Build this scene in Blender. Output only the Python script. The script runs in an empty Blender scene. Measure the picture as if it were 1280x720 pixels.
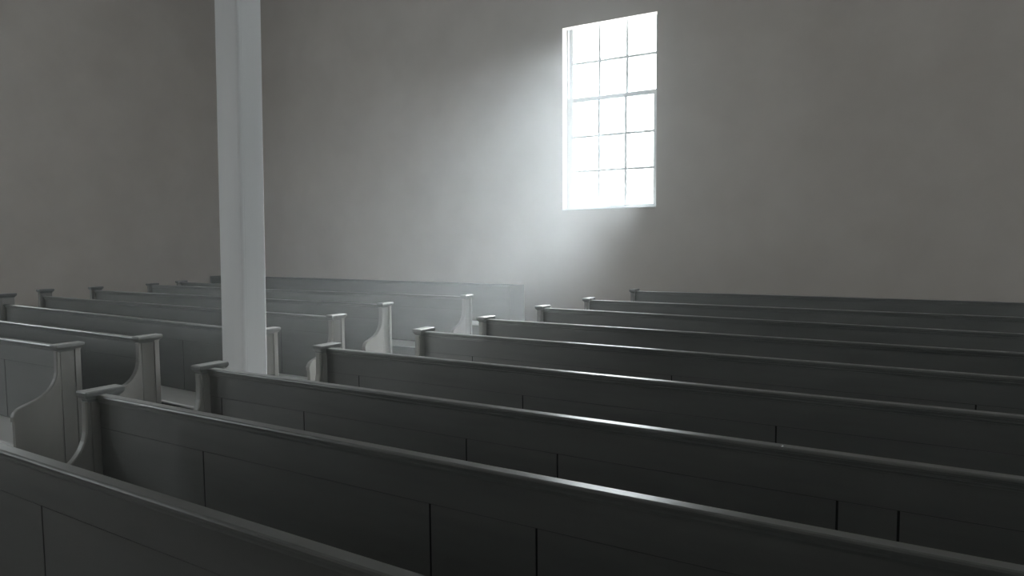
import bpy, bmesh, math, random
from mathutils import Matrix, Vector
random.seed(7)
C = bpy.context.scene.collection
SC = bpy.context.scene

# ------------------------------------------------------------------ materials
def nodes(name):
    m = bpy.data.materials.new(name); m.use_nodes = True
    nt = m.node_tree; b = nt.nodes['Principled BSDF']
    return m, nt, b

def paint(name, col, col2, rough, scale=6.0, bump=0.02, stretch=(1, 1, 1), spec=0.5, chips=None):
    """brushed paint: two close tones mixed by noise, slight relief, optional worn chips"""
    m, nt, b = nodes(name)
    L = nt.links.new
    tc = nt.nodes.new('ShaderNodeTexCoord'); mp = nt.nodes.new('ShaderNodeMapping')
    mp.inputs['Scale'].default_value = stretch
    L(tc.outputs['Object'], mp.inputs['Vector'])
    n = nt.nodes.new('ShaderNodeTexNoise'); n.inputs['Scale'].default_value = scale
    n.inputs['Detail'].default_value = 6; n.inputs['Roughness'].default_value = .6
    L(mp.outputs['Vector'], n.inputs['Vector'])
    r = nt.nodes.new('ShaderNodeValToRGB')
    r.color_ramp.elements[0].position = .3; r.color_ramp.elements[0].color = (*col, 1)
    r.color_ramp.elements[1].position = .7; r.color_ramp.elements[1].color = (*col2, 1)
    L(n.outputs['Fac'], r.inputs['Fac'])
    out = r.outputs['Color']
    if chips:
        c = nt.nodes.new('ShaderNodeTexNoise'); c.inputs['Scale'].default_value = 9
        c.inputs['Detail'].default_value = 8; L(tc.outputs['Object'], c.inputs['Vector'])
        cr = nt.nodes.new('ShaderNodeValToRGB')
        cr.color_ramp.elements[0].position = .70; cr.color_ramp.elements[1].position = .73
        L(c.outputs['Fac'], cr.inputs['Fac'])
        mx = nt.nodes.new('ShaderNodeMix'); mx.data_type = 'RGBA'
        L(cr.outputs['Color'], mx.inputs['Factor']); L(out, mx.inputs['A'])
        mx.inputs['B'].default_value = (*chips, 1); out = mx.outputs['Result']
    L(out, b.inputs['Base Color'])
    n2 = nt.nodes.new('ShaderNodeTexNoise'); n2.inputs['Scale'].default_value = scale * 5
    n2.inputs['Detail'].default_value = 4; L(mp.outputs['Vector'], n2.inputs['Vector'])
    rr = nt.nodes.new('ShaderNodeMapRange'); rr.inputs['To Min'].default_value = rough - .05
    rr.inputs['To Max'].default_value = rough + .08
    L(n.outputs['Fac'], rr.inputs['Value']); L(rr.outputs['Result'], b.inputs['Roughness'])
    bp = nt.nodes.new('ShaderNodeBump'); bp.inputs['Strength'].default_value = bump * 5
    bp.inputs['Distance'].default_value = .004
    L(n2.outputs['Fac'], bp.inputs['Height']); L(bp.outputs['Normal'], b.inputs['Normal'])
    b.inputs['Specular IOR Level'].default_value = spec
    return m

M_PEW = paint('grey_pew_paint', (.100, .102, .097), (.132, .133, .127), .50, 3.0, .012, (.4, 1, 3))
M_TRIM = paint('grey_rail_paint', (.115, .118, .114), (.15, .155, .15), .30, 5.0, .01, (.3, 1, 1), .6)
M_END = paint('grey_end_paint', (.175, .170, .158), (.21, .204, .19), .45, 4.0, .012, (1, 1, .5))
M_SEAT = paint('seat_glare_paint', (.62, .62, .615), (.70, .70, .69), .35, 5.0, .01, (.3, 1, 1), .6)  # window glare on the grey seats put into a pale base colour
M_CORE = paint('dark_joint_wood', (.012, .012, .011), (.018, .018, .016), .9, 6.0, spec=.1)
M_WALL = paint('warm_plaster', (.47, .428, .39), (.53, .487, .447), .85, 1.2, .03, (1, 1, 1), .2)
M_POST = paint('white_post_paint', (.76, .77, .775), (.84, .845, .85), .55, 5.0, .02, (1, 1, .15), .4)
M_SASH = paint('white_sash_paint', (.74, .77, .78), (.80, .83, .84), .45, 6.0, .01)
M_CEIL = paint('ceiling_plaster', (.45, .43, .40), (.50, .48, .45), .9, 1.5, .02)

def floor_mat():
    m, nt, b = nodes('dark_floor_boards'); L = nt.links.new
    tc = nt.nodes.new('ShaderNodeTexCoord'); mp = nt.nodes.new('ShaderNodeMapping')
    mp.inputs['Rotation'].default_value = (0, 0, math.pi / 2)
    L(tc.outputs['Object'], mp.inputs['Vector'])
    br = nt.nodes.new('ShaderNodeTexBrick'); br.inputs['Scale'].default_value = 1
    br.inputs['Brick Width'].default_value = 2.4; br.inputs['Row Height'].default_value = .14
    br.inputs['Mortar Size'].default_value = .003
    br.inputs['Color1'].default_value = (.05, .045, .04, 1); br.inputs['Color2'].default_value = (.075, .066, .058, 1)
    br.inputs['Mortar'].default_value = (.01, .01, .01, 1)
    L(mp.outputs['Vector'], br.inputs['Vector']); L(br.outputs['Color'], b.inputs['Base Color'])
    b.inputs['Roughness'].default_value = .5
    return m
M_FLOOR = floor_mat()

def glass_mat():
    m = bpy.data.materials.new('thin_window_glass'); m.use_nodes = True
    nt = m.node_tree; nt.nodes.clear(); L = nt.links.new
    o = nt.nodes.new('ShaderNodeOutputMaterial'); mix = nt.nodes.new('ShaderNodeMixShader')
    t = nt.nodes.new('ShaderNodeBsdfTransparent'); g = nt.nodes.new('ShaderNodeBsdfGlossy')
    t.inputs['Color'].default_value = (.96, .98, .98, 1); g.inputs['Roughness'].default_value = .05
    mix.inputs[0].default_value = .06
    L(t.outputs[0], mix.inputs[1]); L(g.outputs[0], mix.inputs[2]); L(mix.outputs[0], o.inputs[0])
    return m
M_GLASS = glass_mat()

# ------------------------------------------------------------------ mesh helpers
def add_box(bm, x0, x1, y0, y1, z0, z1):
    vs = [bm.verts.new((x, y, z)) for z in (z0, z1) for y in (y0, y1) for x in (x0, x1)]
    for f in ((0, 2, 3, 1), (4, 5, 7, 6), (0, 1, 5, 4), (2, 6, 7, 3), (0, 4, 6, 2), (1, 3, 7, 5)):
        bm.faces.new([vs[i] for i in f])

def add_prism_x(bm, prof, x0, x1):
    """closed (y, z) profile swept along X"""
    a = [bm.verts.new((x0, y, z)) for y, z in prof]; b = [bm.verts.new((x1, y, z)) for y, z in prof]
    n = len(prof)
    bm.faces.new(a); bm.faces.new(list(reversed(b)))
    for i in range(n):
        bm.faces.new((a[i], b[i], b[(i + 1) % n], a[(i + 1) % n]))

def link(name, bm, mat, parent=None, bevel=0.0):
    bmesh.ops.recalc_face_normals(bm, faces=bm.faces)
    me = bpy.data.meshes.new(name); bm.to_mesh(me); bm.free(); me.materials.append(mat)
    o = bpy.data.objects.new(name, me); C.objects.link(o)
    if parent: o.parent = parent
    if bevel:
        b = o.modifiers.new('bevel', 'BEVEL'); b.width = bevel; b.segments = 2; b.limit_method = 'ANGLE'
    return o

def struct(name, bm, mat):
    o = link(name, bm, mat); o['kind'] = 'structure'; return o

# ------------------------------------------------------------------ room  (camera stands at x=0, y=0)
XL, XR, YB, YF, ZC = -14.0, 14.0, 10.95, -4.2, 7.2
T = .26
WX0, WX1, WZ0, WZ1 = -5.58, -3.915, 2.265, 5.32      # the window's opening

bm = bmesh.new(); add_box(bm, XL - .3, XR + .3, YF - .3, YB + .3, -.15, 0); struct('floor', bm, M_FLOOR)
bm = bmesh.new(); add_box(bm, XL - .3, XR + .3, YF - .3, YB + .3, ZC, ZC + .15); struct('ceiling', bm, M_CEIL)

def wall_with_holes(bm, u0, u1, z1, holes, put):
    """wall slab along u with rectangular openings; put(u0,u1,z0,z1) adds one block"""
    u = u0
    for (a, b, c, d) in sorted(holes):
        put(u, a, 0, z1); put(a, b, 0, c); put(a, b, d, z1); u = b
    put(u, u1, 0, z1)

bm = bmesh.new()
wall_with_holes(bm, XL, XR, ZC, [(WX0, WX1, WZ0, WZ1)], lambda a, b, c, d: add_box(bm, a, b, YB, YB + .165, c, d))
HEAD = .11          # the frame's head sits in a rebate above the opening
wall_with_holes(bm, XL, XR, ZC, [(WX0, WX1, WZ0, WZ1 + HEAD)], lambda a, b, c, d: add_box(bm, a, b, YB + .165, YB + T, c, d))
struct('wall_back', bm, M_WALL)
LH = [(-2.9, -1.1, 1.5, 4.5), (4.2, 5.5, 2.4, 5.1)]      # unseen left wall windows: first added as fill, second inferred from the rail's glare
bm = bmesh.new()
wall_with_holes(bm, YF - T, YB + T, ZC, LH, lambda a, b, c, d: add_box(bm, XL - T, XL, a, b, c, d))
struct('wall_left', bm, M_WALL)
RH = [(1.2, 3.4, 1.4, 6.3), (4.6, 6.8, 1.4, 6.3)]          # unseen windows added in the right hand wall, sized to light the post's side
bm = bmesh.new()
wall_with_holes(bm, YF - T, YB + T, ZC, RH, lambda a, b, c, d: add_box(bm, XR, XR + T, a, b, c, d))
struct('wall_right', bm, M_WALL)
FH = [(-12.4, -10.6, 1.4, 4.4)]   # unseen window added behind the photographer as fill light
bm = bmesh.new()
wall_with_holes(bm, XL, XR, ZC, FH, lambda a, b, c, d: add_box(bm, a, b, YF - T, YF, c, d))
struct('wall_front', bm, M_WALL)
bm = bmesh.new(); add_box(bm, XL, XR, YB - .02, YB, 0, .16); struct('baseboard_back', bm, M_SASH)
bm = bmesh.new(); add_box(bm, XL, XL + .02, YF, YB - .02, 0, .16); struct('baseboard_left', bm, M_SASH)

# ------------------------------------------------------------------ sash windows
def make_window(name, w, h, loc, rz):
    """double-hung sash window, local: x across, +y outwards, z up, origin at the opening's lower middle"""
    r = bpy.data.objects.new(name, None); C.objects.link(r); r['kind'] = 'structure'
    r.location = loc; r.rotation_euler = (0, 0, rz)
    y = .17
    bm = bmesh.new(); x = w / 2
    add_box(bm, -x, -x + .028, y, y + .09, 0, h); add_box(bm, x - .028, x, y, y + .09, 0, h)
    add_box(bm, -x + .028, x - .028, y, y + .09, h - .03, h); add_box(bm, -x + .028, x - .028, y, y + .09, 0, .025)
    link('window_frame', bm, M_SASH, r, .003)
    xi = x - .028; mid = h * .590
    def sash(z0, z1, yy, rows, st, bot, top):
        bm = bmesh.new(); t = .035
        add_box(bm, -xi, -xi + st, yy, yy + t, z0, z1); add_box(bm, xi - st, xi, yy, yy + t, z0, z1)
        add_box(bm, -xi + st, xi - st, yy, yy + t, z0, z0 + bot); add_box(bm, -xi + st, xi - st, yy, yy + t, z1 - top, z1)
        s = link('sash', bm, M_SASH, r, .003)
        iw = 2 * (xi - st); ih = z1 - z0 - bot - top
        bm = bmesh.new(); mw = .042
        xs = [-xi + st + iw * k / 3 for k in range(4)]
        for k in (1, 2): add_box(bm, xs[k] - mw / 2, xs[k] + mw / 2, yy + .005, yy + t - .005, z0 + bot, z1 - top)
        for j in range(1, rows):
            zz = z0 + bot + ih * j / rows
            for k in range(3):
                a = xs[k] + (mw / 2 if k else 0); b = xs[k + 1] - (mw / 2 if k < 2 else 0)
                add_box(bm, a, b, yy + .007, yy + t - .007, zz - mw / 2, zz + mw / 2)
        link('glazing_bars', bm, M_SASH, s)
        bm = bmesh.new(); add_box(bm, -xi + st, xi - st, yy + .016, yy + .019, z0 + bot, z1 - top)
        link('pane', bm, M_GLASS, s)
    sash(.025, mid + .035, y + .005, 3, .085, .05, .075)
    sash(mid - .02, h - .03, y + .045, 2, .065, .05, .06)
    bm = bmesh.new(); add_box(bm, -x + .001, x - .001, -.02, y, -.0, .022)
    link('window_sill', bm, M_SASH, r, .004)
    return r
make_window('window_1', WX1 - WX0, WZ1 + HEAD - WZ0, ((WX0 + WX1) / 2, YB, WZ0), 0)
for i, (a, b, c, d) in enumerate(FH):  # unseen, added to bring in fill daylight
    make_window('window_%d' % (i + 2), b - a, d - c, ((a + b) / 2, YF, c), math.pi)
for i, (a, b, c, d) in enumerate(LH):  # both unseen, the first one an added fill opening
    make_window('window_%d' % (i + 3), b - a, d - c, (XL, (a + b) / 2, c), math.pi / 2)
for i, (a, b, c, d) in enumerate(RH):  # unseen, added for light from the right
    make_window('window_%d' % (i + 5), b - a, d - c, (XR, (a + b) / 2, c), -math.pi / 2)

# ------------------------------------------------------------------ pews
# local frame: origin on the floor under the back board's front face, x along the pew,
# the seat looks towards -y (towards the photographer)
RH_ = 1.0          # top of the rail
SEAT = .33
NOSE, REAR = -.375, .103
def arc(cx, cy, r, a0, a1, n):
    return [(cx + r * math.cos(math.radians(a0 + (a1 - a0) * i / n)), cy + r * math.sin(math.radians(a0 + (a1 - a0) * i / n))) for i in range(n + 1)]

def end_profile(top):
    # outline (y, z) of a scrolled pew end: neck, concave sweep, rounded arm nose, straight front
    p = [(REAR, 0), (REAR, top - .03), (REAR + .005, top)]
    p += [(-.066, top), (-.061, top - .03), (-.060, top - .10)]
    p += [(-.064, .81), (-.076, .760), (-.098, .715), (-.130, .676), (-.172, .645), (-.220, .622), (-.272, .605), (-.315, .592)]
    p += [(-.343, .580), (-.362, .560), (-.375, .535)]
    p += [(NOSE, .50), (NOSE, 0)]
    return p

def clip_profile(prof, y0, keep_less):
    out = []
    n = len(prof)
    for i in range(n):
        a, b = prof[i], prof[(i + 1) % n]
        ia = (a[0] < y0) == keep_less; ib = (b[0] < y0) == keep_less
        if ia: out.append(a)
        if ia != ib:
            t = (y0 - a[0]) / (b[0] - a[0]); out.append((y0, a[1] + t * (b[1] - a[1])))
    return out

def make_end(parent, x, side, top, style):
    """x = outer face of the end, side = -1 left end, +1 right end"""
    th = .042
    x0, x1 = (x, x + th) if side < 0 else (x - th, x)
    bm = bmesh.new()
    if style == 'square':
        add_box(bm, x0, x1, -.38, .10, 0, 1.0)
        e = link('end_panel', bm, M_PEW, parent, .004)
        return e
    prof = end_profile(top)
    # two boards glued edge to edge, the joint stays visible as a fine groove
    for less in (True, False):
        q = clip_profile(prof, -.045 + (-.0015 if less else .0015), less)
        add_prism_x(bm, q, x0, x1)
    add_box(bm, x0 + .006, x1 - .006, -.06, -.03, 0, top - .02)
    e = link('end_panel', bm, M_END, parent, .003)
    # rounded bead that follows the swept front edge
    ctr = [p for p in end_profile(top)[4:-1]]
    bm = bmesh.new(); n = len(ctr); rings = []
    for i, (y, z) in enumerate(ctr):
        a = ctr[max(i - 1, 0)]; b = ctr[min(i + 1, n - 1)]
        d = Vector((b[0] - a[0], b[1] - a[1])).normalized(); nn = Vector((d.y, -d.x))
        if nn.x > 0 and abs(nn.x) > abs(nn.y): nn = -nn
        if nn.y < 0 and abs(nn.y) >= abs(nn.x): nn = -nn
        ring = []
        for u, v in ((x0 - .005, -.004), (x0 - .005, .006), (x0 + .004, .011), (x1 - .004, .011), (x1 + .005, .006), (x1 + .005, -.004)):
            ring.append(bm.verts.new((u, y + nn.x * v, z + nn.y * v)))
        rings.append(ring)
    for i in range(n - 1):
        for k in range(6):
            bm.faces.new((rings[i][k], rings[i][(k + 1) % 6], rings[i + 1][(k + 1) % 6], rings[i + 1][k]))
    bm.faces.new(rings[0]); bm.faces.new(list(reversed(rings[-1])))
    link('edge_bead', bm, M_END, e)
    # batten along the back edge of the outer face
    xo0, xo1 = (x0 - .012, x0) if side < 0 else (x1, x1 + .012)
    bm = bmesh.new(); add_box(bm, xo0, xo1, REAR - .045, REAR - .004, 0, top - .02)
    link('batten', bm, M_END, e, .003)
    # moulded cap: cove under a flat, slightly overhanging slab
    cx = (x0 + x1) / 2
    bm = bmesh.new()
    levels = [(-.035, .028, .000), (-.022, .030, .004), (-.012, .040, .014), (.000, .047, .022), (.018, .047, .022), (.024, .043, .018)]
    rings = []
    for dz, hx, oy in levels:
        z = top + dz
        rings.append([bm.verts.new(v) for v in ((cx - hx, -.060 - oy, z), (cx + hx, -.060 - oy, z), (cx + hx, REAR + oy, z), (cx - hx, REAR + oy, z))])
    for a, b in zip(rings, rings[1:]):
        for k in range(4): bm.faces.new((a[k], a[(k + 1) % 4], b[(k + 1) % 4], b[k]))
    bm.faces.new(list(reversed(rings[0]))); bm.faces.new(rings[-1])
    link('cap', bm, M_TRIM, e, .002)
    return e

def make_pew(x0, x1, a, slope, seams, label, group, top_l=1.0, top_r=1.0, style='scroll', rise=0.0):
    """outer faces at world x0 and x1; back face at y = a + slope * x"""
    ang = math.atan(slope); xm = (x0 + x1) / 2
    r = bpy.data.objects.new('church_pew', None); C.objects.link(r)
    a -= .022; r.location = (xm, a + slope * xm, 0); r.rotation_euler = (0, 0, ang)
    r['label'] = label; r['category'] = 'pew'; r['group'] = group
    h = (x1 - x0) / 2 / math.cos(ang)
    i0, i1 = -h + .042, h - .042
    RT = RH_ + rise
    make_end(r, -h, -1, top_l, style); make_end(r, h, 1, top_r, style)
    # back board: one wide board above, butted boards below, on a thin dark core
    xs = sorted([i0] + [(s - xm) / math.cos(ang) for s in seams if i0 + .03 < (s - xm) < i1 - .03] + [i1])
    bm = bmesh.new(); add_box(bm, i0, i1, .0025, .020, SEAT + .012, RT - .035)
    link('joint_core', bm, M_CORE, r)
    bm = bmesh.new()
    if style == 'square':
        add_box(bm, i0, i1, 0, .009, SEAT + .008, RT - .03)
    else:
        add_box(bm, i0, i1, 0, .009, .8215, RT - .03)
        for p, q in zip(xs, xs[1:]):
            add_box(bm, p + (.0045 if p > i0 else 0), q - (.0045 if q < i1 else 0), 0, .009, SEAT + .008, .8192)
    add_box(bm, i0, i1, .020, .028, SEAT - .1, RT - .03)
    link('backrest', bm, M_PEW, r)
    # rail: rounded top slab over a stepped moulding
    y0, y1 = -.026, .028
    prof = [(y1, RT - .020), (y1, RT - .006), (y1 - .006, RT), (y0 + .008, RT), (y0 + .002, RT - .003), (y0, RT - .009), (y0 + .002, RT - .017),
            (y0 + .010, RT - .020), (y0 + .012, RT - .026), (y0 + .012, RT - .033), (y0 + .019, RT - .036), (y0 + .021, RT - .046), (0, RT - .048),
            (0, RT - .030), (.020, RT - .030), (.020, RT - .024)]
    bm = bmesh.new(); add_prism_x(bm, prof, i0, i1); link('top_rail', bm, M_TRIM, r)
    # seat with rounded front edge, apron under it
    prof = [(0, SEAT), (-.350, SEAT - .004), (-.362, SEAT - .010), (-.364, SEAT - .020), (-.356, SEAT - .028), (0, SEAT - .028)]
    bm = bmesh.new(); add_prism_x(bm, prof, i0, i1); link('seat', bm, M_SEAT, r)
    bm = bmesh.new(); add_box(bm, i0, i1, -.335, -.315, .06, SEAT - .028); link('apron', bm, M_PEW, r)
    # inner supports under the seat
    n = max(1, int((x1 - x0) / 1.8))
    for k in range(1, n + 1):
        xx = i0 + (i1 - i0) * k / (n + 1)
        bm = bmesh.new(); add_box(bm, xx - .018, xx + .018, -.315, .008, 0, SEAT - .028)
        link('leg', bm, M_PEW, r)
    return r

def every(x0, x1, first, step=2.27):
    out = []; x = first
    while x < x1 - .2:
        if x > x0 + .2: out.append(x)
        x += step
    x = first - step
    while x > x0 + .2:
        if x < x1 - .2: out.append(x)
        x -= step
    return out

XE = 2.6
GR = 'pews of the right hand block'
GL = 'pews of the left hand block'
RIGHT = [
 # left end x, a, slope, seams, label
 (-3.86, 1.274, -.015, [-2.83, -1.75, -.45, .9], 'nearest grey pew, its bright rail crossing the bottom left corner'),
 (-3.80, 2.060, .004, [-3.73, -2.91, -1.59, -1.14, .2, 1.4], 'second nearest grey pew of the right block, dark capped end beside left edge pew'),
 (-3.95, 2.833, .006, [-3.80, -3.08, -1.96, -1.46, -.30, -.10, 1.2], 'grey pew whose back passes right in front of the white post foot'),
 (-3.90, 3.812, .014, [-3.55, -2.2, -.7, .8], 'grey right block pew whose capped end stands just right of the white post'),
 (-3.84, 4.838, .000, [-3.3, -1.6, .2], 'fifth grey pew from the camera in the right block, with white-lit cap'),
 (-3.87, 5.850, -.004, [-2.9, -.9, 1.1], 'fourth grey pew from the back wall, right block, cap before tall plain pew'),
 (-3.90, 6.985, -.030, [-2.5, -.2], 'third grey pew from the back wall, right block, lit cap left of window'),
 (-3.86, 8.335, .020, [-2.0, .3], 'second grey pew from the back wall, right block, lit cap below window sill'),
 (-3.90, 10.08, .036, [-1.5, .7], 'rearmost grey pew of the right block, by back wall, with dark unlit cap'),
]
right_pews = []
for x0, a, s, seams, lab in RIGHT:
    right_pews.append(make_pew(x0, XE, a, s, seams, lab, GR))
M_NAIL = paint('bare_steel', (.75, .75, .75), (.85, .85, .85), .25, 20.0)
M_NAIL.node_tree.nodes['Principled BSDF'].inputs['Metallic'].default_value = .8
def on_pew(pew, name, bm, mat, x, y, z):
    o = link(name, bm, mat, pew); o.location = pew_local(pew, x, y, z); return o
def pew_local(pew, x, y, z):
    m = Matrix.Translation(pew.location) @ Matrix.Rotation(pew.rotation_euler.z, 4, 'Z')
    return m.inverted() @ Vector((x, y, z))
for i, x, z in ((2, -.494, 1.002), (3, -2.828, .834)):      # two small shiny nail heads
    bm = bmesh.new(); bmesh.ops.create_uvsphere(bm, u_segments=10, v_segments=6, radius=.0055)
    r = right_pews[i]; n_ = on_pew(r, 'nail', bm, M_NAIL, x, r.location.y + (-.012 if i == 2 else 0), z)
bm = bmesh.new()                                             # curved scratch on the second pew
pts = [(-.022, -.006), (-.012, .003), (0, .006), (.012, .003), (.022, -.007)]
top_ = [bm.verts.new((x, 0, z + .004)) for x, z in pts]; bot_ = [bm.verts.new((x, 0, z - .001)) for x, z in pts]
for i in range(4): bm.faces.new((top_[i], top_[i + 1], bot_[i + 1], bot_[i]))
bmesh.ops.solidify(bm, geom=bm.faces[:], thickness=.002)
o_ = on_pew(right_pews[1], 'scratch', bm, M_CORE, -3.33, right_pews[1].location.y - .009, .838)
LEFT = [
 (-9.6, -5.68, 2.85, .000, [-6.66, -8.0], 'grey pew at the left edge showing its whole scrolled right end panel', 1.0),
 (-10.0, -5.55, 3.30, -.020, [-6.60, -8.1], 'grey pew with scrolled end between the left edge pew and the white post', 1.0),
 (-10.31, -5.03, 3.97, -.045, [-6.33, -8.3], 'grey left block pew whose right end is half hidden behind the white post', 1.11),
 (-11.27, -5.31, 5.267, -.008, [-6.16, -8.6], 'grey left block pew with white-lit cap, second end right of the white post', 1.075),
 (-11.84, -5.76, 6.75, .030, [-7.2, -9.4], 'grey left block pew third from the back wall, curved end in the light shaft', 1.03),
 (-12.25, -5.53, 8.30, .055, [-7.6], 'long grey pew directly before the tall plain pew, pale flat cap in haze', 1.0),
]
for x0, x1, a, s, seams, lab, tl in LEFT:
    make_pew(x0, x1, a, s, seams, lab, GL, top_l=tl)
make_pew(-12.50, -10.75, 8.62, .020, [-11.3], 'short dark pew at the far left, running in behind the white post', GL)
make_pew(-13.9, -6.10, 10.43, .0, [], 'tall plain pew with square end along the back wall, hazy in the light shaft', GL, style='square')

# ------------------------------------------------------------------ post
pr = bpy.data.objects.new('support_post', None); C.objects.link(pr)
pr['label'] = 'tall white square wooden post standing in the aisle left of the window'; pr['category'] = 'post'
PX, PY = -4.245, 3.30                     # near right-hand corner
pr.location = (PX, PY, 0); pr.rotation_euler = (0, math.radians(1.25), 0)
bm = bmesh.new()
w, d, g = .245, .195, .022
add_box(bm, -w, -g, 0, d, 0.0, ZC - .02)          # shaft
add_box(bm, -g, 0, g, d, 0.0, ZC - .02)
link('shaft', bm, M_POST, pr, .004)
bm = bmesh.new()                           # bead set in the corner
ring = [(-g + .016 * math.cos(t) + .006, g - .016 * math.sin(t) - .006) for t in [i * math.pi / 10 for i in range(-3, 9)]]
a_ = [bm.verts.new((x, y, 0.0)) for x, y in ring]; b_ = [bm.verts.new((x, y, ZC - .03)) for x, y in ring]
for i in range(len(ring)):
    j = (i + 1) % len(ring); bm.faces.new((a_[i], a_[j], b_[j], b_[i]))
bm.faces.new(a_); bm.faces.new(b_)
link('corner_bead', bm, M_POST, pr)
bm = bmesh.new(); add_box(bm, -w - .02, .02, -.02, 0, .0, .2); add_box(bm, -w - .02, -w, 0, d, 0, .2)
add_box(bm, 0, .02, 0, d, 0, .2); add_box(bm, -w - .02, .02, d, d + .02, 0, .2)
link('plinth', bm, M_POST, pr, .004)

# ------------------------------------------------------------------ haze that fills the room
bm = bmesh.new(); add_box(bm, XL + .005, XR - .005, YF + .005, YB - .005, .005, ZC - .005)
hz = bpy.data.materials.new('dusty_air'); hz.use_nodes = True
nt = hz.node_tree; nt.nodes.clear()
o = nt.nodes.new('ShaderNodeOutputMaterial'); v = nt.nodes.new('ShaderNodeVolumeScatter')
v.inputs['Anisotropy'].default_value = .25
v.inputs['Color'].default_value = (.92, .97, 1, 1)
# dust hangs thickest in the draught by the window and thins out towards the rest of the room
tc = nt.nodes.new('ShaderNodeTexCoord'); mp = nt.nodes.new('ShaderNodeMapping'); mp.vector_type = 'POINT'
ctr = Vector((-5.2, 8.6, 2.2)); rad = Vector((6.2, 7.2, 5.8))
mp.inputs['Location'].default_value = [-ctr[i] / rad[i] for i in range(3)]
mp.inputs['Scale'].default_value = [1 / rad[i] for i in range(3)]
ln = nt.nodes.new('ShaderNodeVectorMath'); ln.operation = 'LENGTH'
mr = nt.nodes.new('ShaderNodeMapRange'); mr.interpolation_type = 'SMOOTHERSTEP'
mr.inputs['From Min'].default_value = 0.0; mr.inputs['From Max'].default_value = 1.0
mr.inputs['To Min'].default_value = .027; mr.inputs['To Max'].default_value = .004
nt.links.new(tc.outputs['Object'], mp.inputs['Vector']); nt.links.new(mp.outputs['Vector'], ln.inputs[0])
nt.links.new(ln.outputs['Value'], mr.inputs['Value']); nt.links.new(mr.outputs['Result'], v.inputs['Density'])
nt.links.new(v.outputs[0], o.inputs['Volume'])
haze = link('haze', bm, hz); haze['kind'] = 'stuff'
haze['label'] = 'thin dusty haze filling the room, bright where the window light crosses it'; haze['category'] = 'haze'

# ------------------------------------------------------------------ light
W = bpy.data.worlds.new('World'); SC.world = W; W.use_nodes = True
bg = W.node_tree.nodes['Background']; bg.inputs[0].default_value = (.93, .97, 1.0, 1); bg.inputs[1].default_value = 14
s = bpy.data.lights.new('sun', 'SUN'); s.energy = 75; s.angle = math.radians(22); s.color = (.97, .985, 1)
so = bpy.data.objects.new('sun', s); C.objects.link(so)
el = math.radians(29.0); az = math.radians(-2)
so.rotation_euler = Vector((-math.sin(az) * math.cos(el), -math.cos(az) * math.cos(el), -math.sin(el))).to_track_quat('-Z', 'Y').to_euler()
def portal(cx, cy, cz, w, h, nrm):
    l = bpy.data.lights.new('daylight_portal', 'AREA'); l.shape = 'RECTANGLE'; l.size = w; l.size_y = h
    l.cycles.is_portal = True
    ob = bpy.data.objects.new('daylight_portal', l); C.objects.link(ob); ob.location = (cx, cy, cz)
    ob.rotation_euler = Vector(nrm).to_track_quat('-Z', 'Z').to_euler()
portal((WX0 + WX1) / 2, YB + T + .02, (WZ0 + WZ1 + HEAD) / 2, WX1 - WX0, WZ1 + HEAD - WZ0, (0, -1, 0))
for a, b, c, d in FH: portal((a + b) / 2, YF - T - .02, (c + d) / 2, b - a, d - c, (0, 1, 0))
for a, b, c, d in LH: portal(XL - T - .02, (a + b) / 2, (c + d) / 2, b - a, d - c, (1, 0, 0))
for a, b, c, d in RH: portal(XR + T + .02, (a + b) / 2, (c + d) / 2, b - a, d - c, (-1, 0, 0))

# ------------------------------------------------------------------ camera
cam = bpy.data.cameras.new('camera'); co = bpy.data.objects.new('camera', cam); C.objects.link(co)
r_ = Vector((0.85622682, 0.51654012, -0.00786927)); u_ = Vector((-0.02983737, 0.0646549, 0.99746152)); f_ = Vector((-0.51573768, 0.85381851, -0.07077146))
m = Matrix((r_, u_, -f_)).transposed().to_4x4(); m.translation = (0, 0, 1.8)
co.matrix_world = m
cam.sensor_width = 36; cam.lens = 886.774 / 1280 * 36; cam.clip_start = .02
SC.camera = co

vs = SC.view_settings; vs.view_transform = 'Standard'; vs.look = 'None'; vs.gamma = 1; vs.use_curve_mapping = False
vs.exposure = 0.0
SC.cycles.volume_bounces = 2; SC.cycles.volume_step_rate = 3; SC.cycles.volume_max_steps = 128; SC.cycles.max_bounces = 8; SC.cycles.diffuse_bounces = 4; SC.cycles.transparent_max_bounces = 12
SC.cycles.use_denoising = True; SC.cycles.sample_clamp_indirect = 5
